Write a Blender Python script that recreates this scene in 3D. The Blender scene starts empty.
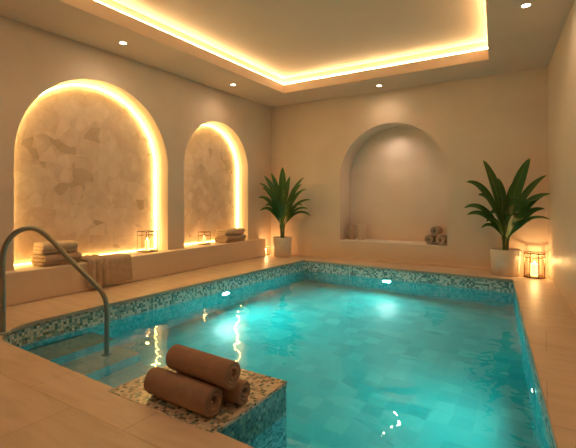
import bpy, bmesh, math, random
from mathutils import Vector, Matrix, geometry
random.seed(7)
C = bpy.context.scene.collection
SC = bpy.context.scene
PI = math.pi

# ------------------------------------------------------------------ camera
H_EYE = 1.15; FPX = 410.0; YAW = math.radians(32.08); HOR = 201.0
cam_d = bpy.data.cameras.new('camera'); cam = bpy.data.objects.new('camera', cam_d); C.objects.link(cam)
cam_d.sensor_fit = 'HORIZONTAL'; cam_d.sensor_width = 36; cam_d.lens = FPX/576*36
cam_d.shift_y = -(224-HOR)/576; cam_d.clip_start = 0.05
cam.location = (0, 0, H_EYE); cam.rotation_euler = (PI/2, 0, YAW)
SC.camera = cam
# ------------------------------------------------------------------ world, exposure
w = bpy.data.worlds.new('world'); SC.world = w; w.use_nodes = True
w.node_tree.nodes['Background'].inputs[0].default_value = (1, .8, .6, 1)
w.node_tree.nodes['Background'].inputs[1].default_value = 0.05
SC.view_settings.view_transform = 'Standard'; SC.view_settings.look = 'None'
SC.view_settings.exposure = 0.28; SC.view_settings.gamma = 1.0
SC.view_settings.use_curve_mapping = False
cy = SC.cycles
cy.max_bounces = 10; cy.diffuse_bounces = 5; cy.glossy_bounces = 4; cy.transmission_bounces = 8
cy.transparent_max_bounces = 8
cy.caustics_reflective = False; cy.caustics_refractive = True
cy.sample_clamp_indirect = 6; cy.use_denoising = True
try: cy.denoiser = 'OPENIMAGEDENOISE'
except Exception: pass

# light levels
WARM = (1.0, .71, .22); COVEC = (1.0, .76, .36); SPOTC = (1.0, .72, .45); FLAME = (1.0, .58, .22)
E_NICHE = 25; E_COVE = 34; E_SPOT = 46; E_LENS = 25
E_POOL = 30; POOLC = (.60, 1.0, .98)
WATER_Z = -.20

def P(u, v, x=None, y=None, z=None):
    t = (u-288)/FPX; s = (HOR-v)/FPX
    d = Vector((-math.sin(YAW)+t*math.cos(YAW), math.cos(YAW)+t*math.sin(YAW), s))
    if x is not None: k = x/d.x
    elif y is not None: k = y/d.y
    else: k = (z-H_EYE)/d.z
    return Vector((d.x*k, d.y*k, H_EYE+d.z*k))

# ------------------------------------------------------------------ material helpers
def mat(name):
    m = bpy.data.materials.new(name); m.use_nodes = True
    nt = m.node_tree; b = nt.nodes['Principled BSDF']
    return m, nt, b
def N(nt, t, **kw):
    n = nt.nodes.new(t)
    for k, v in kw.items(): setattr(n, k, v)
    return n
def L(nt, a, b): nt.links.new(a, b)
def ramp(nt, stops, interp='LINEAR'):
    r = N(nt, 'ShaderNodeValToRGB'); r.color_ramp.interpolation = interp
    e = r.color_ramp.elements
    while len(e) < len(stops): e.new(.5)
    for i, (p, c) in enumerate(stops):
        e[i].position = p; e[i].color = (*c, 1)
    return r
def mix(nt, f, a, b, blend='MIX'):
    m = N(nt, 'ShaderNodeMix', data_type='RGBA', blend_type=blend)
    for s, v in ((0, f), (6, a), (7, b)):
        if hasattr(v, 'links'): L(nt, v, m.inputs[s])
        elif isinstance(v, (int, float)): m.inputs[s].default_value = v
        else: m.inputs[s].default_value = (*v, 1)
    return m.outputs[2]
def M2(nt, op, a, b=0.0):
    m = N(nt, 'ShaderNodeMath', operation=op)
    for i, v in enumerate((a, b)):
        if hasattr(v, 'links'): L(nt, v, m.inputs[i])
        else: m.inputs[i].default_value = v
    return m.outputs[0]
def bump(nt, b, h, strength=.2, dist=.01):
    n = N(nt, 'ShaderNodeBump'); n.inputs['Strength'].default_value = strength; n.inputs['Distance'].default_value = dist
    L(nt, h, n.inputs['Height']); L(nt, n.outputs[0], b.inputs['Normal']); return n
def coords(nt, kind='Object'): return N(nt, 'ShaderNodeTexCoord').outputs[kind]
def noise(nt, co, scale, detail=4, rough=.5, dist=0):
    n = N(nt, 'ShaderNodeTexNoise'); n.inputs['Scale'].default_value = scale; n.inputs['Detail'].default_value = detail
    n.inputs['Roughness'].default_value = rough; n.inputs['Distortion'].default_value = dist
    L(nt, co, n.inputs['Vector']); return n.outputs[0]

def plaster(name, c1, c2, rough=.5, scale=1.3):
    m, nt, b = mat(name); co = coords(nt)
    n1 = noise(nt, co, scale, 5, .55, .6)
    r = ramp(nt, [(.3, c1), (.7, c2)]); L(nt, n1, r.inputs[0])
    L(nt, r.outputs[0], b.inputs['Base Color'])
    n2 = noise(nt, co, 7, 5, .6, .3)
    bump(nt, b, n2, .25, .01)
    rr = N(nt, 'ShaderNodeMapRange'); L(nt, n1, rr.inputs[0])
    rr.inputs[3].default_value = rough-.07; rr.inputs[4].default_value = rough+.1
    L(nt, rr.outputs[0], b.inputs['Roughness'])
    return m
def plain(name, c, rough=.5, metal=0, nz=0, nscale=60, trans=0, var=.06):
    m, nt, b = mat(name); co = coords(nt)
    n1 = noise(nt, co, 9, 3)
    r = ramp(nt, [(.3, tuple(max(0, x*(1-var)) for x in c)), (.7, tuple(min(1, x*(1+var)) for x in c))])
    L(nt, n1, r.inputs[0]); L(nt, r.outputs[0], b.inputs['Base Color'])
    b.inputs['Roughness'].default_value = rough; b.inputs['Metallic'].default_value = metal
    b.inputs['Transmission Weight'].default_value = trans
    if nz: bump(nt, b, noise(nt, co, nscale, 3, .6), nz, .004)
    return m
def emis(name, c, s):
    m = bpy.data.materials.new(name); m.use_nodes = True; nt = m.node_tree; nt.nodes.clear()
    e = N(nt, 'ShaderNodeEmission'); e.inputs[0].default_value = (*c, 1); e.inputs[1].default_value = s
    o = N(nt, 'ShaderNodeOutputMaterial'); L(nt, e.outputs[0], o.inputs[0]); return m

def mosaic(name, size, cols, grout=(.42, .46, .42), gw=.07, rough=.22, jitter=None):
    """small square tiles from the UV map (metres), each one its own colour"""
    m, nt, b = mat(name); uv = coords(nt, 'UV')
    sc = N(nt, 'ShaderNodeVectorMath', operation='SCALE'); sc.inputs[3].default_value = 1/size; L(nt, uv, sc.inputs[0])
    fl = N(nt, 'ShaderNodeVectorMath', operation='FLOOR'); L(nt, sc.outputs[0], fl.inputs[0])
    fr = N(nt, 'ShaderNodeVectorMath', operation='FRACTION'); L(nt, sc.outputs[0], fr.inputs[0])
    wn = N(nt, 'ShaderNodeTexWhiteNoise', noise_dimensions='2D'); L(nt, fl.outputs[0], wn.inputs['Vector'])
    r = ramp(nt, cols, 'CONSTANT'); L(nt, wn.outputs['Value'], r.inputs[0])
    s = N(nt, 'ShaderNodeSeparateXYZ'); L(nt, fr.outputs[0], s.inputs[0])
    a = M2(nt, 'MINIMUM', M2(nt, 'MINIMUM', s.outputs[0], M2(nt, 'SUBTRACT', 1, s.outputs[0])),
           M2(nt, 'MINIMUM', s.outputs[1], M2(nt, 'SUBTRACT', 1, s.outputs[1])))
    k = M2(nt, 'GREATER_THAN', a, gw)
    L(nt, mix(nt, k, grout, r.outputs[0]), b.inputs['Base Color'])
    b.inputs['Roughness'].default_value = rough
    return m

def deck_mat():
    m, nt, b = mat('travertine_deck'); co = coords(nt)
    mp = N(nt, 'ShaderNodeMapping'); mp.inputs['Location'].default_value = (.44, -1.30+.6*4, 0); L(nt, co, mp.inputs[0])
    br = N(nt, 'ShaderNodeTexBrick'); L(nt, mp.outputs[0], br.inputs['Vector'])
    br.offset = .5; br.inputs['Scale'].default_value = 1; br.inputs['Brick Width'].default_value = .9
    br.inputs['Row Height'].default_value = .6; br.inputs['Mortar Size'].default_value = .004
    br.inputs['Mortar Smooth'].default_value = .4
    br.inputs['Color1'].default_value = (.62, .47, .345, 1); br.inputs['Color2'].default_value = (.69, .53, .40, 1)
    br.inputs['Mortar'].default_value = (.50, .36, .26, 1)
    mp2 = N(nt, 'ShaderNodeMapping'); mp2.inputs['Scale'].default_value = (.7, 3.2, 1); L(nt, co, mp2.inputs[0])
    n = noise(nt, mp2.outputs[0], 2.2, 6, .6, 1.2)
    r = ramp(nt, [(.3, (.84, .80, .76)), (.55, (1, 1, 1)), (.75, (1.0, .95, .90))]); L(nt, n, r.inputs[0])
    L(nt, mix(nt, 1.0, br.outputs[0], r.outputs[0], 'MULTIPLY'), b.inputs['Base Color'])
    b.inputs['Roughness'].default_value = .42
    bump(nt, b, M2(nt, 'MULTIPLY', br.outputs['Fac'], -1), .4, .004)
    return m

def stone_panel_mat():
    m, nt, b = mat('shard_stone'); co = coords(nt)
    nz = N(nt, 'ShaderNodeTexNoise'); nz.inputs['Scale'].default_value = 1.8; L(nt, co, nz.inputs['Vector'])
    add = mix(nt, .06, co, nz.outputs['Color'], 'ADD')
    v = N(nt, 'ShaderNodeTexVoronoi', feature='F1', distance='MANHATTAN'); v.inputs['Scale'].default_value = 3.7; L(nt, add, v.inputs['Vector'])
    v2 = N(nt, 'ShaderNodeTexVoronoi', feature='F1'); v2.inputs['Scale'].default_value = 5.6; L(nt, add, v2.inputs['Vector'])
    s1 = N(nt, 'ShaderNodeSeparateColor'); L(nt, v.outputs['Color'], s1.inputs[0])
    s2 = N(nt, 'ShaderNodeSeparateColor'); L(nt, v2.outputs['Color'], s2.inputs[0])
    f = M2(nt, 'MULTIPLY', s1.outputs[0], s2.outputs[1])
    r = ramp(nt, [(0, (.92, .73, .60)), (.12, (.86, .67, .54)), (.25, (.80, .60, .47)), (.58, (.84, .65, .52)), (.72, (.64, .46, .33))])
    L(nt, f, r.inputs[0])
    ve = N(nt, 'ShaderNodeTexVoronoi', feature='DISTANCE_TO_EDGE'); ve.inputs['Scale'].default_value = 5.6; L(nt, add, ve.inputs['Vector'])
    re = ramp(nt, [(0, (.93, .90, .86)), (.04, (1, 1, 1))]); L(nt, ve.outputs['Distance'], re.inputs[0])
    n2 = ramp(nt, [(.3, (.84, .80, .76)), (.7, (1, 1, 1))]); L(nt, noise(nt, co, 5, 6, .6), n2.inputs[0])
    c = mix(nt, 1, mix(nt, 1, r.outputs[0], re.outputs[0], 'MULTIPLY'), n2.outputs[0], 'MULTIPLY')
    L(nt, c, b.inputs['Base Color']); b.inputs['Roughness'].default_value = .45
    bump(nt, b, f, .12, .02)
    return m

def water_mat():
    m = bpy.data.materials.new('water'); m.use_nodes = True; nt = m.node_tree; nt.nodes.clear()
    co = coords(nt)
    g = N(nt, 'ShaderNodeBsdfRefraction'); g.inputs['Color'].default_value = (.82, .99, .97, 1)
    g.inputs['Roughness'].default_value = 0; g.inputs['IOR'].default_value = 1.33
    gl = N(nt, 'ShaderNodeBsdfGlossy'); gl.inputs['Roughness'].default_value = 0
    fr = N(nt, 'ShaderNodeFresnel'); fr.inputs[0].default_value = 1.7
    mx = N(nt, 'ShaderNodeMixShader'); L(nt, fr.outputs[0], mx.inputs[0]); L(nt, g.outputs[0], mx.inputs[1]); L(nt, gl.outputs[0], mx.inputs[2])
    mp = N(nt, 'ShaderNodeMapping'); mp.inputs['Rotation'].default_value = (0, 0, .5); mp.inputs['Scale'].default_value = (1, 1.5, 1)
    L(nt, co, mp.inputs[0])
    n1 = noise(nt, mp.outputs[0], 2.1, 1.5, .45, .5)
    n2 = noise(nt, mp.outputs[0], 6.5, 1, .4, .3)
    h = M2(nt, 'ADD', n1, M2(nt, 'MULTIPLY', n2, .13))
    bp = N(nt, 'ShaderNodeBump'); bp.inputs['Strength'].default_value = 1; bp.inputs['Distance'].default_value = .012
    L(nt, h, bp.inputs['Height']); L(nt, bp.outputs[0], g.inputs['Normal']); L(nt, bp.outputs[0], gl.inputs['Normal']); L(nt, bp.outputs[0], fr.inputs['Normal'])
    o = N(nt, 'ShaderNodeOutputMaterial'); L(nt, mx.outputs[0], o.inputs[0]); return m

def towel_mat(name, c, v=.1):
    m, nt, b = mat(name); co = coords(nt)
    n1 = noise(nt, co, 14, 4, .6)
    r = ramp(nt, [(.3, tuple(x*(1-v) for x in c)), (.7, tuple(min(1, x*(1+v)) for x in c))]); L(nt, n1, r.inputs[0])
    L(nt, r.outputs[0], b.inputs['Base Color']); b.inputs['Roughness'].default_value = .95
    b.inputs['Specular IOR Level'].default_value = .15
    b.inputs['Sheen Weight'].default_value = .25; b.inputs['Sheen Roughness'].default_value = .5
    b.inputs['Sheen Tint'].default_value = (*c, 1)
    bump(nt, b, noise(nt, co, 260, 2, .7), .5, .003)
    return m

PLASTER = plaster('warm_plaster', (.70, .55, .435), (.765, .615, .495), .46)
CEIL = plaster('ceiling_plaster', (.66, .50, .385), (.70, .535, .42), .6, .8)
BENCH = plaster('bench_plaster', (.70, .555, .44), (.76, .61, .50), .5)
SILL = plain('pale_sill_stone', (.80, .70, .60), .4)
DECK = deck_mat(); PANEL = stone_panel_mat(); WATER = water_mat()
MOS_COLS = [(0, (.06, .18, .19)), (.15, (.60, .70, .66)), (.38, (.24, .46, .47)), (.58, (.70, .76, .72)), (.76, (.26, .27, .24)), (.82, (.14, .36, .38)), (.93, (.76, .80, .76))]
MOSAIC = mosaic('waterline_mosaic', .029, MOS_COLS, (.34, .44, .42))
MOSAIC_P = mosaic('platform_mosaic', .022, [(0, (.10, .15, .13)), (.10, (.66, .56, .42)), (.40, (.42, .35, .26)), (.58, (.74, .64, .50)), (.80, (.22, .20, .15)), (.90, (.15, .27, .25))], (.50, .42, .32))
MOSAIC_S = mosaic('platform_side_mosaic', .024, [(0, (.02, .13, .15)), (.22, (.12, .34, .34)), (.45, (.05, .22, .25)), (.66, (.22, .44, .42)), (.78, (.08, .29, .30)), (.9, (.012, .07, .09))], (.10, .27, .28))
FLOOR_T = mosaic('pool_floor_tile', .17, [(0, (.02, .49, .49)), (.2, (.035, .53, .52)), (.4, (.018, .45, .46)), (.6, (.06, .57, .55)), (.8, (.03, .50, .50))], (.05, .50, .49), .02)
WALL_T = mosaic('pool_wall_tile', .10, [(0, (.03, .42, .44)), (.3, (.04, .48, .50)), (.6, (.025, .38, .41)), (.8, (.05, .50, .50))], (.04, .42, .43), .03)
STEP_T = mosaic('pool_step_tile', .10, [(0, (.68, .76, .70)), (.4, (.74, .80, .73)), (.7, (.64, .73, .68))], (.52, .62, .58), .03)
COPE = plain('coping_edge_stone', (.40, .36, .28), .4)
STEEL = plain('brushed_steel', (.30, .31, .27), .36, 1, .05)
BRASS = plain('aged_brass', (.22, .13, .06), .5, .5)
WHITEPOT = plain('white_ceramic', (.66, .58, .50), .45, 0, .1, 30)
SOIL = plain('dark_soil', (.05, .03, .02), .9, 0, .8, 40)
WAX = plain('cream_wax', (.85, .72, .5), .5)
CLAY = towel_mat('clay_brown_terry', (.33, .205, .145))
TAUPE = towel_mat('taupe_terry', (.42, .31, .235))
SAND = towel_mat('sand_terry', (.60, .47, .36))
STRIP_M = emis('warm_led', WARM, E_NICHE); COVE_M = emis('warm_cove_led', COVEC, E_COVE)
LENS = emis('downlight_glow', (1, .88, .70), E_LENS); POOLLENS = emis('pool_lamp_glow', (.75, 1, .97), 14)
FLM = emis('candle_flame', (1, .62, .22), 25)
TRIMW = plain('downlight_rim_paint', (.75, .66, .54), .4)

def glow_wax():
    m, nt, b = mat('lit_candle_wax')
    b.inputs['Base Color'].default_value = (.9, .7, .4, 1)
    b.inputs['Emission Color'].default_value = (1, .60, .18, 1); b.inputs['Emission Strength'].default_value = 2.6
    return m
WAXLIT = glow_wax()
def glass():
    m = bpy.data.materials.new('clear_glass'); m.use_nodes = True; nt = m.node_tree; nt.nodes.clear()
    t = N(nt, 'ShaderNodeBsdfTransparent'); g = N(nt, 'ShaderNodeBsdfGlossy'); g.inputs['Roughness'].default_value = .05
    f = N(nt, 'ShaderNodeFresnel'); f.inputs[0].default_value = 1.12; mx = N(nt, 'ShaderNodeMixShader')
    t.inputs[0].default_value = (.97, .95, .9, 1)
    L(nt, f.outputs[0], mx.inputs[0]); L(nt, t.outputs[0], mx.inputs[1]); L(nt, g.outputs[0], mx.inputs[2])
    o = N(nt, 'ShaderNodeOutputMaterial'); L(nt, mx.outputs[0], o.inputs[0]); return m
GLASS = glass()
def leaf_mat():
    m, nt, b = mat('glossy_green_leaf'); uv = coords(nt, 'UV')
    s = N(nt, 'ShaderNodeSeparateXYZ'); L(nt, uv, s.inputs[0])
    r = ramp(nt, [(0, (.036, .115, .020)), (.44, (.030, .105, .020)), (.5, (.12, .22, .045)), (.56, (.030, .105, .020)), (1, (.036, .115, .020))])
    L(nt, s.outputs[0], r.inputs[0])
    r2 = ramp(nt, [(0, (1.9, 1.6, 1.0)), (.35, (1, 1, 1)), (.85, (1, 1, 1)), (1, (1.6, 1.3, .9))]); L(nt, s.outputs[1], r2.inputs[0])
    L(nt, mix(nt, 1, r.outputs[0], r2.outputs[0], 'MULTIPLY'), b.inputs['Base Color'])
    b.inputs['Roughness'].default_value = .38
    wv = N(nt, 'ShaderNodeMath', operation='SINE'); L(nt, M2(nt, 'MULTIPLY', s.outputs[0], 70), wv.inputs[0])
    bump(nt, b, wv.outputs[0], .15, .002)
    return m
LEAF = leaf_mat(); STALK = plain('green_stalk', (.10, .14, .04), .5)

# ------------------------------------------------------------------ object helpers
def obj(name, bm, m, parent=None, smooth=False, bevel=0, loc=None):
    me = bpy.data.meshes.new(name); bmesh.ops.recalc_face_normals(bm, faces=bm.faces)
    bm.to_mesh(me); bm.free()
    for x in (m if isinstance(m, (list, tuple)) else [m]): me.materials.append(x)
    if smooth:
        for p in me.polygons: p.use_smooth = True
    o = bpy.data.objects.new(name, me); C.objects.link(o)
    if parent: o.parent = parent
    if loc: o.location = loc
    if bevel:
        b = o.modifiers.new('bevel', 'BEVEL'); b.width = bevel; b.segments = 2; b.limit_method = 'ANGLE'
    return o
def tag(o, label, cat, group=None, kind=None):
    o['label'] = label; o['category'] = cat
    if group: o['group'] = group
    if kind: o['kind'] = kind
    return o
def thing(name, label, cat, loc=(0, 0, 0), rz=0, group=None):
    o = bpy.data.objects.new(name, None); C.objects.link(o); o.location = loc; o.rotation_euler.z = rz
    o.empty_display_size = .1
    return tag(o, label, cat, group)
def struct(o, label=None):
    o['kind'] = 'structure'
    if label: o['label'] = label
    return o
def box(bm, x0, x1, y0, y1, z0, z1):
    vs = [bm.verts.new(p) for p in ((x0,y0,z0),(x1,y0,z0),(x1,y1,z0),(x0,y1,z0),(x0,y0,z1),(x1,y0,z1),(x1,y1,z1),(x0,y1,z1))]
    for f in ((0,3,2,1),(4,5,6,7),(0,1,5,4),(1,2,6,5),(2,3,7,6),(3,0,4,7)): bm.faces.new([vs[i] for i in f])
def B(*a):
    bm = bmesh.new(); box(bm, *a); return bm
def lathe(bm, prof, n=32, c=(0, 0)):
    rings = []
    for r, z in prof:
        if r < 1e-6: rings.append([bm.verts.new((c[0], c[1], z))])
        else: rings.append([bm.verts.new((c[0]+r*math.cos(2*PI*i/n), c[1]+r*math.sin(2*PI*i/n), z)) for i in range(n)])
    for a, b in zip(rings, rings[1:]):
        for i in range(n):
            j = (i+1) % n
            if len(a) == 1 and len(b) == 1: continue
            if len(a) == 1: bm.faces.new((a[0], b[i], b[j]))
            elif len(b) == 1: bm.faces.new((a[i], a[j], b[0]))
            else: bm.faces.new((a[i], a[j], b[j], b[i]))
def tube(bm, pts, r, n=10, cap=True, closed=False):
    pts = [Vector(p) for p in pts]; rings = []; up = None; m = len(pts)
    for i, p in enumerate(pts):
        if closed: t = (pts[(i+1) % m]-pts[i-1]).normalized()
        else: t = (pts[min(i+1, m-1)]-pts[max(i-1, 0)]).normalized()
        if up is None:
            up = Vector((0, 0, 1)) if abs(t.z) < .9 else Vector((1, 0, 0))
        a = (up - t*up.dot(t)).normalized(); up = a; b = t.cross(a)
        rr = r[i] if isinstance(r, (list, tuple)) else r
        rings.append([bm.verts.new(p + (a*math.cos(2*PI*k/n)+b*math.sin(2*PI*k/n))*rr) for k in range(n)])
    for i in range(m if closed else m-1):
        a, b = rings[i], rings[(i+1) % m]
        for k in range(n): bm.faces.new((a[k], a[(k+1) % n], b[(k+1) % n], b[k]))
    if cap and not closed: bm.faces.new(rings[0][::-1]); bm.faces.new(rings[-1])
def T(*a, **k):
    bm = bmesh.new(); tube(bm, *a, **k); return bm
def uv_planar(o, mode):
    """metres: 'xy' from above; 'box' picks the plane each face looks along"""
    me = o.data; uvl = me.uv_layers.new(name='UVMap')
    for p in me.polygons:
        n = p.normal
        for li in p.loop_indices:
            c = me.vertices[me.loops[li].vertex_index].co
            if abs(n.z) > .7: uv = (c.x+10, c.y+10)
            elif abs(n.x) > abs(n.y): uv = (c.y+10, c.z+10)
            else: uv = (c.x+10, c.z+10)
            uvl.data[li].uv = uv
def bez(pts, n=24):
    """Catmull-Rom through points"""
    pts = [Vector(p) for p in pts]; out = []
    ext = [pts[0]*2-pts[1]] + pts + [pts[-1]*2-pts[-2]]
    for i in range(1, len(ext)-2):
        p0, p1, p2, p3 = ext[i-1:i+3]
        for k in range(n):
            t = k/n
            out.append(.5*((2*p1)+(p2-p0)*t+(2*p0-5*p1+4*p2-p3)*t*t+(3*p1-p0-3*p2+p3)*t**3))
    out.append(pts[-1]); return out

# ------------------------------------------------------------------ the room shell
XL, YB, ZC, YF = -5.15, 7.50, 3.22, -1.6
def xr(y): return .04 + .09*(YB-y)
BZ = .36                                                # bench top = niche floor

def arch_wall(s0, s1, z0, z1, niches, fn, thick):
    """wall with arched niches; s runs along the wall, fn(s, z, depth) -> point; one closed mesh"""
    bm = bmesh.new(); V = {}
    def v(s, z, d=0.0):
        k = (round(s, 5), round(z, 5), round(d, 5))
        if k not in V: V[k] = bm.verts.new(fn(s, z, d))
        return V[k]
    def q(*c):
        vs = [v(*x) for x in c]
        if len(set(vs)) >= 3:
            try: bm.faces.new(list(dict.fromkeys(vs)))
            except ValueError: pass
    cur = s0; NA = 40
    for (c, r, zb, zs, dep) in niches:
        a, b = c-r, c+r
        q((cur, z0), (a, z0), (a, zb), (a, zs), (a, z1), (cur, z1)) if cur == s0 else q((cur, z0), (a, z0), (a, zb), (a, zs), (a, z1), (cur, z1), (cur, pzs), (cur, pzb))
        arc = [(c-r*math.cos(PI*i/NA), zs+r*math.sin(PI*i/NA)) for i in range(NA+1)]
        for i in range(NA):
            (sa, za), (sb, zb2) = arc[i], arc[i+1]
            q((sa, za), (sb, zb2), (sb, z1), (sa, z1))
        q((a, z0), (b, z0), (b, zb), (a, zb))
        rim = [(a, zb)] + arc + [(b, zb)]
        for p0, p1 in zip(rim, rim[1:]+rim[:1]):
            q((*p0, 0), (*p0, dep), (*p1, dep), (*p1, 0))
        q(*[(*p, dep) for p in rim])
        cur = b; pzs, pzb = zs, zb
    q((cur, z0), (s1, z0), (s1, z1), (cur, z1), (cur, pzs), (cur, pzb))
    # outer faces
    q((s0, z0, thick), (s0, z1, thick), (s1, z1, thick), (s1, z0, thick))
    q((s0, z0, 0), (s0, z1, 0), (s0, z1, thick), (s0, z0, thick)); q((s1, z0, 0), (s1, z1, 0), (s1, z1, thick), (s1, z0, thick))
    return bm
N1 = (3.44, 1.13, BZ, 1.67, .30); N2 = (5.80, .875, BZ, 1.75, .30)
NB = (-2.46, 1.02, .35, 1.59, .50)
wl = obj('wall_left', arch_wall(YF, YB, -.05, ZC+.5, [N1, N2], lambda s, z, d: (XL-d, s, z), .45), PLASTER); struct(wl)
wb = obj('wall_back', arch_wall(XL, xr(YB)+.02, -.05, ZC+.5, [NB], lambda s, z, d: (s, YB+d, z), .65), PLASTER); struct(wb)
bm = bmesh.new()
a, b = (xr(YB+.3), YB+.3), (xr(YF-.3), YF-.3)
vs = [bm.verts.new(p) for p in ((*a, -.05), (*b, -.05), (*b, ZC+.5), (*a, ZC+.5), (a[0]+.2, a[1], -.05), (b[0]+.2, b[1], -.05), (b[0]+.2, b[1], ZC+.5), (a[0]+.2, a[1], ZC+.5))]
for f in ((0,1,2,3),(7,6,5,4),(0,4,5,1),(1,5,6,2),(2,6,7,3),(3,7,4,0)): bm.faces.new([vs[i] for i in f])
struct(obj('wall_right', bm, PLASTER))
struct(obj('wall_front', B(XL-.3, xr(YF)+.3, YF-.2, YF, -.05, ZC+.5), PLASTER))

# ceiling with the recessed tray
TR = [(-4.25, 1.5), (-.23, 1.5), (-.70, 6.65), (-4.25, 6.63)]
def off(poly, d):
    """offset a convex CCW polygon outward by d"""
    n = len(poly); out = []
    for i in range(n):
        p0, p1, p2 = Vector(poly[i-1]), Vector(poly[i]), Vector(poly[(i+1) % n])
        e1 = (p1-p0).normalized(); e2 = (p2-p1).normalized()
        n1 = Vector((e1.y, -e1.x)); n2 = Vector((e2.y, -e2.x)); k = 1+n1.dot(n2)
        q = p1+(n1+n2)*(d/k); out.append((q.x, q.y))
    return out
def ring(bm, a, za, b, zb):
    A = [bm.verts.new((*p, za)) for p in a]; Bv = [bm.verts.new((*p, zb)) for p in b]; n = len(a)
    for i in range(n): bm.faces.new((A[i], A[(i+1) % n], Bv[(i+1) % n], Bv[i]))
bm = bmesh.new()
outer = [(XL-.1, YF-.1), (xr(YF)+.1, YF-.1), (xr(YB)+.1, YB+.1), (XL-.1, YB+.1)]
LIP, REC, RISE = .165, .08, .30
TO = off(TR, REC)
ring(bm, outer, ZC, TR, ZC); ring(bm, TR, ZC, TR, ZC+LIP); ring(bm, TR, ZC+LIP, TO, ZC+LIP); ring(bm, TO, ZC+LIP, TO, ZC+RISE)
bm.faces.new([bm.verts.new((*p, ZC+RISE)) for p in TO])
bm.faces.new([bm.verts.new((*p, ZC+.5)) for p in outer])
bmesh.ops.remove_doubles(bm, verts=bm.verts, dist=1e-5)
struct(obj('ceiling', bm, CEIL))
bm = bmesh.new()
A_, B_ = off(TR, REC-.004), off(TR, REC-.024)
z0, z1 = ZC+LIP+.020, ZC+LIP+.033
ring(bm, A_, z0, B_, z0); ring(bm, B_, z0, B_, z1); ring(bm, B_, z1, A_, z1); ring(bm, A_, z1, A_, z0)
tag(obj('cove_light_strip', bm, COVE_M), 'warm glowing light strip running round the recessed ceiling tray', 'light strip')

# ------------------------------------------------------------------ pool outline and deck
def pool_outline():
    p = [(-.40, 6.85), (-3.99, 6.94), (-4.15, 2.6)]
    cx, cy_, r = -3.70, 2.06, .45
    for i in range(9):
        a = PI + (PI/2)*i/8
        p.append((cx+r*math.cos(a), cy_+r*math.sin(a)))
    p.append((.13, 1.50))
    return p
PO = pool_outline()
def flat_hole(bm, outer, inner, z):
    tri = geometry.tessellate_polygon([[Vector((*p, 0)) for p in outer], [Vector((*p, 0)) for p in inner]])
    pts = [bm.verts.new((*p, z)) for p in list(outer)+list(inner)]
    for t in tri: bm.faces.new([pts[i] for i in t])
bm = bmesh.new()
fo = [(XL-.1, YF-.1), (xr(YF)+.1, YF-.1), (xr(YB)+.1, YB+.05), (XL-.1, YB+.05)]
flat_hole(bm, fo, PO, 0); flat_hole(bm, fo, PO, -.05)
ring(bm, fo, -.05, fo, 0)
bmesh.ops.remove_doubles(bm, verts=bm.verts, dist=1e-5)
fl = struct(obj('floor', bm, DECK))
PI_ = off(PO, -.004)
bm = bmesh.new(); ring(bm, PO, -.002, PI_, -.004); ring(bm, PI_, -.004, PI_, -.034); ring(bm, PI_, -.034, PO, -.034); ring(bm, PO, -.034, PO, -.002)
struct(obj('coping_edge', bm, COPE), 'thin stone coping edge round the pool')
def band(name, poly, zt, zb, m, extra=None):
    bm = bmesh.new(); n = len(poly); uvl = bm.loops.layers.uv.new('UVMap'); s = 0
    for i in range(n):
        a, b = poly[i], poly[(i+1) % n]; l = math.dist(a, b)
        vs = [bm.verts.new((*a, zt)), bm.verts.new((*a, zb)), bm.verts.new((*b, zb)), bm.verts.new((*b, zt))]
        f = bm.faces.new(vs)
        for lp, uv in zip(f.loops, ((s, zt), (s, zb), (s+l, zb), (s+l, zt))): lp[uvl].uv = (uv[0]+10, uv[1]+10)
        s += l
    if extra is not None:
        f = bm.faces.new([bm.verts.new((*p, zb)) for p in poly]); f.material_index = 1
        for lp in f.loops: lp[uvl].uv = (lp.vert.co.x+10, lp.vert.co.y+10)
    me = bpy.data.meshes.new(name); bm.to_mesh(me); bm.free(); me.materials.append(m)
    if extra is not None: me.materials.append(extra)
    o = bpy.data.objects.new(name, me); C.objects.link(o); return o
PB = off(PO, .012)
BAND_B = -.26; DEPTH = -1.15
struct(band('mosaic_waterline', PB, -.03, BAND_B, MOSAIC), 'band of small cream and teal mosaic tiles along the waterline')
struct(band('pool_basin', PB, BAND_B, DEPTH, WALL_T, FLOOR_T), 'turquoise tiled pool basin')
bm = bmesh.new(); bm.faces.new([bm.verts.new((*p, WATER_Z)) for p in off(PO, .010)])
wt = obj('pool_water', bm, WATER); tag(wt, 'clear turquoise water filling the swimming pool', 'water', kind='stuff')
for p in wt.data.polygons:
    if p.normal.z < 0: wt.data.flip_normals(); break

# steps in the near left corner
bm = bmesh.new()
px = -4.12
for i, zt in enumerate((-.40, -.60, -.80, -.97)):
    x1 = px+.38
    box(bm, px, x1, 1.63, 2.62, DEPTH+.002, zt); px = x1
st = obj('pool_steps', bm, [STEP_T, WALL_T])
for p in st.data.polygons: p.material_index = 0 if abs(p.normal.z) > .5 else 1
uv_planar(st, 'box'); struct(st, 'pale tiled steps going down into the water by the handrail')

# mosaic platform
pl = thing('mosaic_platform', 'mosaic tiled block rising from the pool at the near edge, carrying brown rolled towels', 'platform', (0, 0, 0))
bm = bmesh.new(); box(bm, -2.24, -1.39, 1.52, 2.21, -.02, .004)
tp = obj('top', bm, MOSAIC_P, pl, bevel=.004); uv_planar(tp, 'box')
bm = bmesh.new(); box(bm, -2.235, -1.395, 1.54, 2.205, DEPTH, -.021)
sd = obj('side', bm, MOSAIC_S, pl); uv_planar(sd, 'box'); sd['label'] = 'blue green mosaic side'

# built-in bench, ends short of the back wall
bn = obj('plaster_bench', B(XL+.001, -4.97, YF+.01, 7.05, .001, BZ), BENCH, bevel=.012)
tag(bn, 'long low built-in plaster bench under the glowing arched niches', 'bench')
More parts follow.
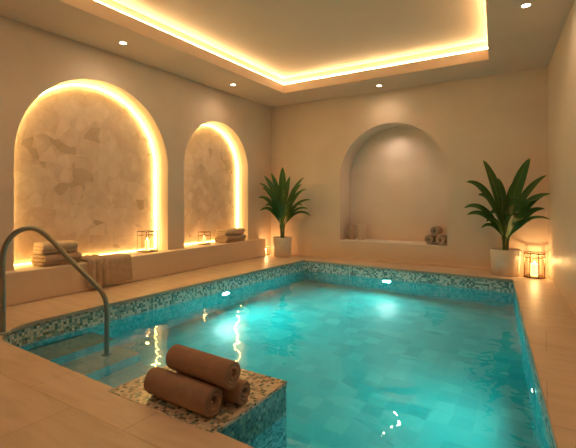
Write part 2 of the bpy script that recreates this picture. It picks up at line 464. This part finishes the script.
# small baseboard ledge along the back wall
struct(obj('trim_1', B(-4.9, -.02, YB-.03, YB-.001, .001, .05), BENCH, bevel=.006), 'low skirting ledge at foot of back wall')
sl = obj('trim_2', B(NB[0]-NB[1]+.002, NB[0]+NB[1]-.002, YB-.012, YB+.498, .351, .372), SILL, bevel=.005); struct(sl, 'pale stone sill of the back wall niche')

# ------------------------------------------------------------------ niche panels and strips
def panel(nc, label):
    c, r, zb, zs, dep = nc; bm = bmesh.new(); r2 = r-.045; z0 = zb+.045; X = XL-dep
    rim = [(c-r2, z0)] + [(c-r2*math.cos(PI*i/40), zs+r2*math.sin(PI*i/40)) for i in range(41)] + [(c+r2, z0)]
    f1 = [bm.verts.new((X+.030, s, z)) for s, z in rim]; f2 = [bm.verts.new((X+.001, s, z)) for s, z in rim]
    bm.faces.new(f1); bm.faces.new(f2[::-1]); n = len(rim)
    for i in range(n): bm.faces.new((f1[i], f2[i], f2[(i+1) % n], f1[(i+1) % n]))
    tag(obj('stone_panel', bm, PANEL), label, 'wall panel')
def strip(nc, label, w=.0085):
    c, r, zb, zs, dep = nc; r2 = r-.040; X = XL-dep+.052
    path = [(X, c-r2, zb+.02)] + [(X, c-r2, z) for z in (zb+.05, zb+.5, zs-.3)] + [(X, c-r2*math.cos(PI*i/40), zs+r2*math.sin(PI*i/40)) for i in range(41)] + [(X, c+r2, z) for z in (zs-.3, zb+.5, zb+.05, zb+.02)]
    tag(obj('niche_light_strip', T(path, [.004]+[w]*(len(path)-2)+[.004], 8, closed=True), STRIP_M), label, 'light strip')
panel(N1, 'arched cream stone panel of shard pattern inside the larger left niche')
panel(N2, 'arched cream stone panel of shard pattern inside the smaller left niche')
strip(N1, 'warm light strip edging the larger left arched niche')
strip(N2, 'warm light strip edging the smaller left arched niche')

# ------------------------------------------------------------------ ceiling downlights
def spot(parent, loc, power, size, blend=.7, col=SPOTC, rad=.04):
    ld = bpy.data.lights.new('downlight_lamp', 'SPOT'); ld.energy = power; ld.color = col; ld.spot_size = size; ld.spot_blend = blend
    ld.shadow_soft_size = rad
    o = bpy.data.objects.new('downlight_lamp', ld); C.objects.link(o); o.parent = parent; o.location = loc; return o
def downlight(x, y, z, label, power=E_SPOT*.28, size=2.7, s=1.0):
    t = thing('ceiling_downlight', label, 'ceiling light', (x, y, z), 0, 'recessed ceiling downlights')
    bm = bmesh.new(); lathe(bm, [(.040*s, -.001), (.042*s, -.006), (.058*s, -.006), (.062*s, 0.0)], 24)
    obj('rim', bm, TRIMW, t, smooth=True)
    bm = bmesh.new(); lathe(bm, [(.041*s, -.0015), (.0, -.0015)], 24); obj('lens', bm, LENS, t)
    spot(t, (0, 0, -.02), power, size, 1.0)
    return t
DL = [(-4.68, 3.40, 'ceiling downlight above the larger arched niche'), (-4.70, 5.66, 'ceiling downlight above the smaller arched niche'),
      (-2.52, 7.10, 'ceiling downlight in front of the back wall'), (-.17, 5.01, 'ceiling downlight at upper right beside the right wall')]
for x, y, lb in DL: downlight(x, y, ZC, lb)
for x, y, p, lb in ((.12, 2.4, .7, 'ceiling downlight along the right wall, outside the picture'), (-2.6, -.6, .55, 'ceiling downlight over the middle of the near deck'), (-4.68, 1.2, .5, 'ceiling downlight nearest the camera along the left wall'), (-.3, -.9, .4, 'ceiling downlight behind the camera')):
    downlight(x, y, ZC, lb, E_SPOT*p)
# added fill lamp in the crown of the back niche, brightens its interior
nd = thing('niche_fill_light', 'small added fill light in the crown of the back wall niche', 'ceiling light', (NB[0], YB+.13, NB[3]+NB[1]-.012))
bm = bmesh.new(); lathe(bm, [(.012, -.004), (.013, -.006), (.018, -.006), (.022, .006)], 20); obj('rim', bm, TRIMW, nd, smooth=True)
bm = bmesh.new(); lathe(bm, [(.0125, -.005), (0, -.005)], 20); obj('lens', bm, emis('soft_fill_glow', (1, .85, .65), 1.0), nd)
spot(nd, (0, 0, -.02), 17, 2.5, 1.0, (1, .80, .66))

# ------------------------------------------------------------------ pool lamps
def pool_lamp(p, nrm, label, power=E_POOL, vis=1):
    t = thing('pool_lamp', label, 'pool light', p, 0, 'underwater lamps in the pool walls')
    t.rotation_euler = Vector(nrm).to_track_quat('Z', 'Y').to_euler()
    bm = bmesh.new(); lathe(bm, [(.045, 0), (.045, .012), (.032, .018), (.028, .012)], 24); obj('ring', bm, STEEL, t, smooth=True)
    bm = bmesh.new(); lathe(bm, [(.028, .012), (.019, .02), (0, .024)], 24); obj('lens', bm, POOLLENS, t, smooth=True)
    ld = bpy.data.lights.new('pool_lamp_light', 'AREA'); ld.shape = 'DISK'; ld.size = .14; ld.energy = power; ld.color = POOLC
    ld.spread = 2.95
    o = bpy.data.objects.new('pool_lamp_light', ld); C.objects.link(o); o.parent = t; o.location = (0, 0, .035); o.rotation_euler = (PI, 0, 0)
ZL = -.36
def edge_pt(a, b, t): return (a[0]+(b[0]-a[0])*t, a[1]+(b[1]-a[1])*t)
lx, ly = edge_pt(PB[2], PB[1], (4.70-2.6)/(6.94-2.6)); pool_lamp((lx+.002, ly, ZL), (1, -.04, 0), 'underwater lamp glowing in the left pool wall', E_POOL*1.25)
bx, by = edge_pt(PB[0], PB[1], .53); pool_lamp((bx, by-.002, ZL), (-.03, -1, 0), 'underwater lamp glowing in the far pool wall')
rx, ry = edge_pt(PB[-1], PB[0], .385); pool_lamp((rx-.002, ry, ZL), (-1, -.09, 0), 'underwater lamp glowing in the right pool wall', E_POOL*.55)

# ------------------------------------------------------------------ handrail
s0 = Vector((-3.985, 1.70, 0)); s1 = Vector((-3.43, 2.32, 0)); dr = s1-s0
prof = [(0, .0), (0, .35), (0, .66), (.045, .80), (.15, .89), (.29, .905), (.43, .82), (.62, .63), (.85, .415), (.965, .285), (1.0, .14), (1.0, -.1), (1.0, -.40)]
rail = thing('pool_handrail', 'curved grey metal handrail rising from the deck over the pool steps', 'handrail', s0)
pts = [Vector((dr.x*f, dr.y*f, z)) for f, z in prof]
obj('rail', T(bez(pts, 8), .0225, 14), STEEL, rail, smooth=True)
bm = bmesh.new(); lathe(bm, [(.0, .003), (.05, .003), (.05, .008), (.03, .016), (.0215, .018)], 24); obj('flange', bm, STEEL, rail, smooth=True)
bm = bmesh.new(); lathe(bm, [(.0, -.399), (.045, -.399), (.045, -.393), (.028, -.387), (.0215, -.385)], 24, (dr.x, dr.y)); obj('flange', bm, STEEL, rail, smooth=True)

# ------------------------------------------------------------------ towels: a rounded slab swept along a path
def sweep_slab(bm, path, half_w, th, rnd=None, wob=0.0):
    """path: list of (a, b) in the section plane; slab width along x; thickness th across the path"""
    rnd = rnd or th*.5; n = len(path); rings = []
    for i, p in enumerate(path):
        p = Vector(p); a = Vector(path[max(i-1, 0)]); b = Vector(path[min(i+1, n-1)])
        t = (b-a).normalized(); nn = Vector((-t.y, t.x))
        sec = []
        hw = half_w + wob*math.sin(i*.37)+wob*.6*math.sin(i*.9+1)
        h = th/2
        k = 5
        for q in range(k+1):
            an = PI/2-PI*q/k
            sec.append((hw-h+h*math.cos(an), h*math.sin(an)))
        for q in range(4): sec.append(((hw-h)*(1-2*(q+1)/5), -h))
        for q in range(k+1):
            an = -PI/2-PI*q/k
            sec.append((-hw+h+h*math.cos(an), h*math.sin(an)))
        for q in range(4): sec.append((-(hw-h)*(1-2*(q+1)/5), h))
        rings.append([bm.verts.new((x, p.x+nn.x*y, p.y+nn.y*y)) for x, y in sec])
    m = len(rings[0])
    for a, b in zip(rings, rings[1:]):
        for k in range(m): bm.faces.new((a[k], a[(k+1) % m], b[(k+1) % m], b[k]))
    bm.faces.new(rings[0][::-1]); bm.faces.new(rings[-1])
def rolled(name, r, length, m, loc, rz, label, group, turns=3, tail=.2, upright=False):
    th = r/(turns+.45); path = []; n = int(turns*30)
    a1 = -PI*.35                                           # where the outer edge ends, low on the side
    for i in range(n+1):
        t = i/n; rad = th*.72+(r-th*.5-th*.72)*t
        an = a1-2*PI*turns*(1-t)
        path.append((rad*math.cos(an), rad*math.sin(an)))
    bm = bmesh.new(); sweep_slab(bm, path, length/2, th*.80, wob=.002)
    if upright:
        bmesh.ops.rotate(bm, verts=bm.verts, cent=(0, 0, 0), matrix=Matrix.Rotation(PI/2, 3, 'Y'))
        bmesh.ops.translate(bm, verts=bm.verts, vec=(0, 0, length/2+.001))
    else: bmesh.ops.translate(bm, verts=bm.verts, vec=(0, 0, r))
    o = obj(name, bm, m, smooth=True, loc=loc); o.rotation_euler.z = rz
    return tag(o, label, 'towel', group)
def folded(name, depth, width, layers, th, m, loc, rz, label, group):
    """serpentine fold: depth across the fold, width along it"""
    path = []; hd = depth/2-th*.55; g = th*.98
    for k in range(layers):
        z = th/2+k*g; d = 1 if k % 2 == 0 else -1
        for q in range(9): path.append((-d*hd+2*d*hd*q/8, z+.0035*math.sin(q*1.3+k)*math.sin(PI*q/8)))
        if k < layers-1:
            for q in range(1, 8):
                an = -PI/2+PI*q/8; path.append((d*(hd+g/2*math.cos(an)), z+g/2+g/2*math.sin(an)))
    bm = bmesh.new(); sweep_slab(bm, path, width/2, th*.95, wob=.004)
    o = obj(name, bm, m, smooth=True, loc=loc); o.rotation_euler.z = rz
    return tag(o, label, 'towel', group)
G1 = 'brown rolled towels on the mosaic platform'
ZP = .006
rolled('rolled_towel', .086, .50, CLAY, (-1.725, 1.635, ZP), -.03, 'thick brown rolled towel on the mosaic platform, nearest the deck', G1, 2.4)
rolled('rolled_towel', .074, .48, CLAY, (-1.66, 1.812, ZP), .02, 'brown rolled towel at the far side, half hidden under the top roll', G1, 2.3)
rolled('rolled_towel', .082, .48, CLAY, (-1.655, 1.722, ZP+.130), -.05, 'brown rolled towel lying on top of the two others on the platform', G1, 2.5)
G2 = 'folded towels in the niches on the left'
folded('folded_towel', .30, .47, 3, .047, TAUPE, (-5.20, 2.825, BZ+.001), PI/2+.04, 'lower folded towel of the stack behind the handrail', G2)
folded('folded_towel', .27, .43, 3, .046, SAND, (-5.20, 2.815, BZ+.144), PI/2-.05, 'upper folded sand towel of the stack behind the handrail', G2)
folded('folded_towel', .30, .60, 3, .042, TAUPE, (-5.19, 6.18, BZ+.001), PI/2+.03, 'lower folded towel of the stack in the smaller arched niche', G2)
folded('folded_towel', .28, .54, 3, .040, SAND, (-5.20, 6.18, BZ+.130), PI/2-.03, 'upper folded towel of the stack in the smaller arched niche', G2)
# back niche
G3 = 'small rolled towels in the back wall niche'
ZN = .373
rolled('rolled_towel', .092, .34, TAUPE, (-1.76, YB+.20, ZN), PI/2, 'small rolled towel in back niche, lower left of the three', G3, 3)
rolled('rolled_towel', .092, .34, TAUPE, (-1.568, YB+.20, ZN), PI/2, 'small rolled towel in back niche, lower right of the three', G3, 3)
rolled('rolled_towel', .088, .34, TAUPE, (-1.664, YB+.21, ZN+.157), PI/2, 'small rolled towel in back niche, on top of two others', G3, 3)
rolled('rolled_towel', .085, .28, TAUPE, (-3.33, YB+.24, ZN), 0, 'rolled towel standing upright at the left end of the back niche', G3, 3, upright=True)
rolled('rolled_towel', .080, .29, SAND, (-3.13, YB+.28, ZN), 1, 'rolled towel standing upright, second from the left end of back niche', G3, 3, upright=True)

# draped towel over the bench edge
def draped():
    bm = bmesh.new(); W, n, m = .63, 60, 34
    X0, ZT = -4.97, BZ
    prof = []
    for i in range(9): prof.append((-.25+.235*i/8, .022))
    for i in range(1, 6): an = PI/2-PI/2*i/6; prof.append((-.012+.032*math.cos(an), -.010+.032*math.sin(an)))
    for i in range(20): prof.append((.020+.010*i/19, -.016-.295*i/19))
    rows = []
    for i, (dx, dz) in enumerate(prof):
        row = []
        hang = max(0, (i-12)/(len(prof)-13))
        for j in range(n+1):
            f = j/n; y = -W/2+W*f
            pleat = .5-.5*math.cos(f*2*PI*6.5) if f < .42 else 0
            fade = min(1, max(0, (.46-f)/.08)) if f > .38 else 1
            amp = .030+.040*hang
            o = amp*pleat*fade + .005*math.sin(f*9+hang*2)*hang
            if i < 9: row.append((X0+dx, y*(1-.02*hang), ZT+dz+o*1.0+.001))
            else: row.append((X0+dx+o+.003, y+(.02*hang if f > .5 else -.015*hang), ZT+dz+(o*.6 if i < 14 else 0)))
        rows.append([bm.verts.new(p) for p in row])
    for a, b in zip(rows, rows[1:]):
        for j in range(n): bm.faces.new((a[j], a[j+1], b[j+1], b[j]))
    for r in rows:
        for v in r: pass
    o = obj('draped_towel', bm, towel_mat('soft_brown_terry', (.50, .37, .28)), smooth=True, loc=(0, 3.40, 0))
    s = o.modifiers.new('thick', 'SOLIDIFY'); s.thickness = .028; s.offset = 0
    tag(o, 'brown towel draped over the bench edge in front of the larger niche', 'towel')
draped()

# ------------------------------------------------------------------ lanterns
def lantern(loc, wd, ht, sides, label, rz=0, power=5, bars=1, lit=WAXLIT, cr=.3, ch=.55):
    t = thing('candle_lantern', label, 'lantern', loc, rz, None)
    R = wd/2; br = max(.0045, wd*.022)
    def ringpts(z, r): return [(r*math.cos(2*PI*(i+.5)/sides), r*math.sin(2*PI*(i+.5)/sides), z) for i in range(sides)]
    Rr = R/math.cos(PI/sides) if sides == 4 else R
    bm = bmesh.new()
    lathe(bm, [(0, .002), (Rr, .002), (Rr, .018), (0, .018)], sides); bmesh.ops.rotate(bm, verts=bm.verts, cent=(0, 0, 0), matrix=Matrix.Rotation(PI/sides, 3, 'Z'))
    obj('base', bm, BRASS, t)
    bm = bmesh.new(); tube(bm, ringpts(ht-br, Rr-br), br*1.3, 6, closed=True); tube(bm, ringpts(ht-.06-br, Rr-br), br*.8, 6, closed=True)
    obj('top_frame', bm, BRASS, t)
    bp = ringpts(.018, Rr-br)
    for i in range(sides):
        obj('post', T([bp[i], (bp[i][0], bp[i][1], ht-br)], br, 6), BRASS, t)
        if bars:
            a, b = Vector(bp[i]), Vector(bp[(i+1) % sides])
            for k in range(bars):
                q = a.lerp(b, (k+1)/(bars+1)); obj('bar', T([q, (q.x, q.y, ht-br)], br*.6, 5), BRASS, t)
    bm = bmesh.new(); gp = [Vector(p)*.93 for p in ringpts(0, Rr-br)]; n = sides
    for i in range(n):
        a, b = gp[i], gp[(i+1) % n]
        bm.faces.new([bm.verts.new((a.x, a.y, .02)), bm.verts.new((b.x, b.y, .02)), bm.verts.new((b.x, b.y, ht-.065)), bm.verts.new((a.x, a.y, ht-.065))])
    obj('glass', bm, GLASS, t)
    c = R*cr; hh = ht*ch
    bm = bmesh.new(); lathe(bm, [(0, .019), (c, .019), (c, hh-.006), (c*.9, hh), (c*.3, hh-.008), (0, hh-.008)], 20)
    cd = obj('candle', bm, lit, t, smooth=False)
    bm = bmesh.new(); lathe(bm, [(0, hh+.004), (.008, hh+.014), (.007, hh+.026), (0, hh+.048)], 10); obj('flame', bm, FLM, cd, smooth=True)
    ld = bpy.data.lights.new('candle_light', 'POINT'); ld.energy = power; ld.color = FLAME; ld.shadow_soft_size = .02
    o = bpy.data.objects.new('candle_light', ld); C.objects.link(o); o.parent = t; o.location = (0, 0, hh+.06)
    return t
lantern((-.135, 7.22, 0), .30, .37, 8, 'brass framed candle lantern glowing on the floor beside the right potted palm', 0, 7, 0, cr=.34)
lantern((-5.262, 4.26, BZ), .22, .32, 4, 'brass candle lantern standing at right end of the larger arched niche', .0, 1.0, 1)
lantern((-5.27, 5.53, BZ), .16, .23, 4, 'small brass candle lantern in the smaller arched niche', .0, .6, 0)
# lantern whose glow shows between the bench end and left pot
lantern((-5.055, 7.17, 0), .14, .17, 4, 'small candle lantern on the floor hidden behind the bench end by left pot', .2, 5, 0)

# ------------------------------------------------------------------ potted plants
def leaf(bm, p0, p1, p2, w, fold=.22, roll=0.0):
    """blade on a quadratic curve p0->p2 with control p1, w its half width"""
    n = 16; uvl = bm.loops.layers.uv.verify(); rows = []
    p0, p1, p2 = Vector(p0), Vector(p1), Vector(p2); up = Vector((0, 0, 1))
    for i in range(n+1):
        t = i/n; p = p0*(1-t)**2+p1*2*t*(1-t)+p2*t*t
        tg = ((p1-p0)*(1-t)+(p2-p1)*t).normalized()
        # width direction: mostly facing the room so blades read broad
        face = Vector((math.sin(YAW)*.6+.1, -math.cos(YAW)*.8, .55)).normalized()
        sd = tg.cross(face)
        if sd.length < .05: sd = tg.cross(up)
        sd.normalize(); nm = sd.cross(tg).normalized()
        if roll: sd = (sd*math.cos(roll)+nm*math.sin(roll)); nm = sd.cross(tg)
        tt = max(0, (t-.16)/.84); prof = max(.10, math.sin(PI*(tt*.95+.02)**.85)**.8) if t < 1 else 0
        ww = w*max(.05, prof)*(1 if t < .97 else .25)
        rows.append([(p+sd*ww*k+nm*(abs(k)*ww*fold), ((k+1)/2, t)) for k in (-1, -.5, 0, .5, 1)])
    vr = [[bm.verts.new(q) for q, _ in r] for r in rows]
    for i in range(n):
        for k in range(4):
            f = bm.faces.new((vr[i][k], vr[i][k+1], vr[i+1][k+1], vr[i+1][k]))
            for lp, (a, b) in zip(f.loops, ((i, k), (i, k+1), (i+1, k+1), (i+1, k))): lp[uvl].uv = rows[a][b][1]
def plant(loc, r, ph, leaves, crown, label, stem_r=.02, stalks=5):
    t = thing('potted_palm', label, 'potted plant', loc, 0, 'potted plants at the far corners of the pool'); base = Vector(loc)
    bm = bmesh.new(); lathe(bm, [(0, .003), (r*.86, .003), (r*.90, .012), (r, ph-.01), (r-.006, ph), (r-.018, ph), (r-.022, ph-.01), (r-.03, ph-.06), (0, ph-.06)], 40)
    obj('pot', bm, WHITEPOT, t, smooth=False, bevel=0)
    for p in t.children[-1].data.polygons: p.use_smooth = abs(p.normal.z) < .6
    bm = bmesh.new(); lathe(bm, [(r-.031, ph-.055), (r*.5, ph-.035), (0, ph-.03)], 28); obj('soil', bm, SOIL, t, smooth=True)
    cr = Vector(crown)-base
    bm = bmesh.new()
    for k in range(stalks):
        an = 2*PI*k/stalks; o = Vector((math.cos(an), math.sin(an), 0))
        tube(bm, bez([o*.028+Vector((0, 0, ph-.05)), o*.034+Vector((cr.x*.4, cr.y*.4, (ph+cr.z)/2)), Vector((cr.x, cr.y, cr.z))+o*.05], 5), [stem_r]*1+[stem_r*.8]*9+[stem_r*.6], 7)
    obj('stem', bm, STALK, t, smooth=True)
    bm = bmesh.new()
    for (tip, b0, ctl, w, rl) in leaves:
        leaf(bm, Vector(b0)-base, Vector(ctl)-base, Vector(tip)-base, w, roll=rl)
    o = obj('foliage', bm, LEAF, t, smooth=True)
    return t
def leaves_px(spec, base, wide):
    """spec: tip pixel, tip y, base height, arch height of the control point, half width"""
    out = []
    for (u, v, yt, zb, kx, kz, w, *rl) in spec:
        tip = P(u, v, y=yt); b0 = Vector((base[0], base[1], zb)); d = tip-b0
        ctl = b0+Vector((d.x*kx, d.y*kx, d.z*.5+kz*1.12)); out.append((tip, b0, ctl, w*wide, rl[0] if rl else 0))
    return out
pr = (-.525, 7.235, 0)
SPR = [(483, 160, 7.10, .62, .35, .20, .075), (530, 158, 7.10, .62, .35, .20, .080), (466, 182, 7.15, .60, .45, .42, .060),
       (547, 175, 7.20, .62, .40, .25, .045), (535, 186, 7.32, .62, .40, .2, .045), (551, 194, 6.95, .56, .45, .30, .060),
       (464, 208, 7.20, .55, .50, .38, .048), (467, 215, 7.00, .52, .50, .33, .045), (545, 209, 7.10, .52, .50, .26, .050),
       (551, 220, 6.80, .50, .50, .30, .040), (481, 228, 7.0, .50, .5, .26, .030), (508, 222, 6.85, .55, .6, .42, .060),
       (498, 178, 7.35, .60, .3, .2, .06), (516, 180, 7.36, .60, .3, .2, .06), (478, 195, 6.95, .58, .45, .34, .055), (538, 200, 6.95, .58, .45, .30, .055), (500, 196, 6.8, .60, .5, .30, .06), (515, 198, 6.8, .60, .5, .30, .06), (486, 222, 6.8, .50, .5, .30, .04), (530, 222, 6.75, .50, .5, .30, .04), (522, 214, 6.85, .52, .5, .32, .05), (490, 214, 6.85, .52, .5, .32, .05)]
plant(pr, .215, .40, leaves_px(SPR, pr, 1.1), (pr[0], pr[1], .60), 'broad-leaved potted palm at the right, beside the glowing floor lantern')
pq = (-4.63, 7.17, 0)
SPL = [(282.5, 167, 7.10, .72, .3, .2, .085), (264, 176, 6.90, .70, .4, .25, .062), (271, 173, 7.15, .70, .35, .22, .058),
       (304.5, 177, 7.00, .70, .4, .22, .050), (307, 189, 6.95, .66, .45, .28, .055), (311, 200, 7.0, .62, .45, .28, .045),
       (259, 183, 6.80, .66, .45, .32, .045), (258, 198, 6.78, .62, .5, .36, .050), (260, 211, 6.78, .56, .5, .36, .045),
       (308, 209, 6.85, .58, .5, .28, .045), (311, 216, 6.9, .56, .5, .34, .040), (290, 176, 7.2, .68, .3, .15, .06),
       (276, 200, 6.75, .60, .5, .3, .055), (292, 203, 6.75, .60, .5, .3, .055), (266, 192, 6.85, .62, .4, .25, .055), (299, 194, 7.2, .62, .4, .25, .055), (262, 188, 6.86, .64, .4, .3, .05), (302, 184, 7.2, .66, .4, .25, .05), (265, 206, 6.8, .58, .5, .34, .045), (303, 206, 6.8, .58, .5, .34, .045), (284, 190, 6.8, .62, .4, .25, .06)]
plant(pq, .20, .40, leaves_px(SPL, pq, .92), (pq[0], pq[1], .66), 'broad-leaved potted palm at the left, beyond the end of the bench')
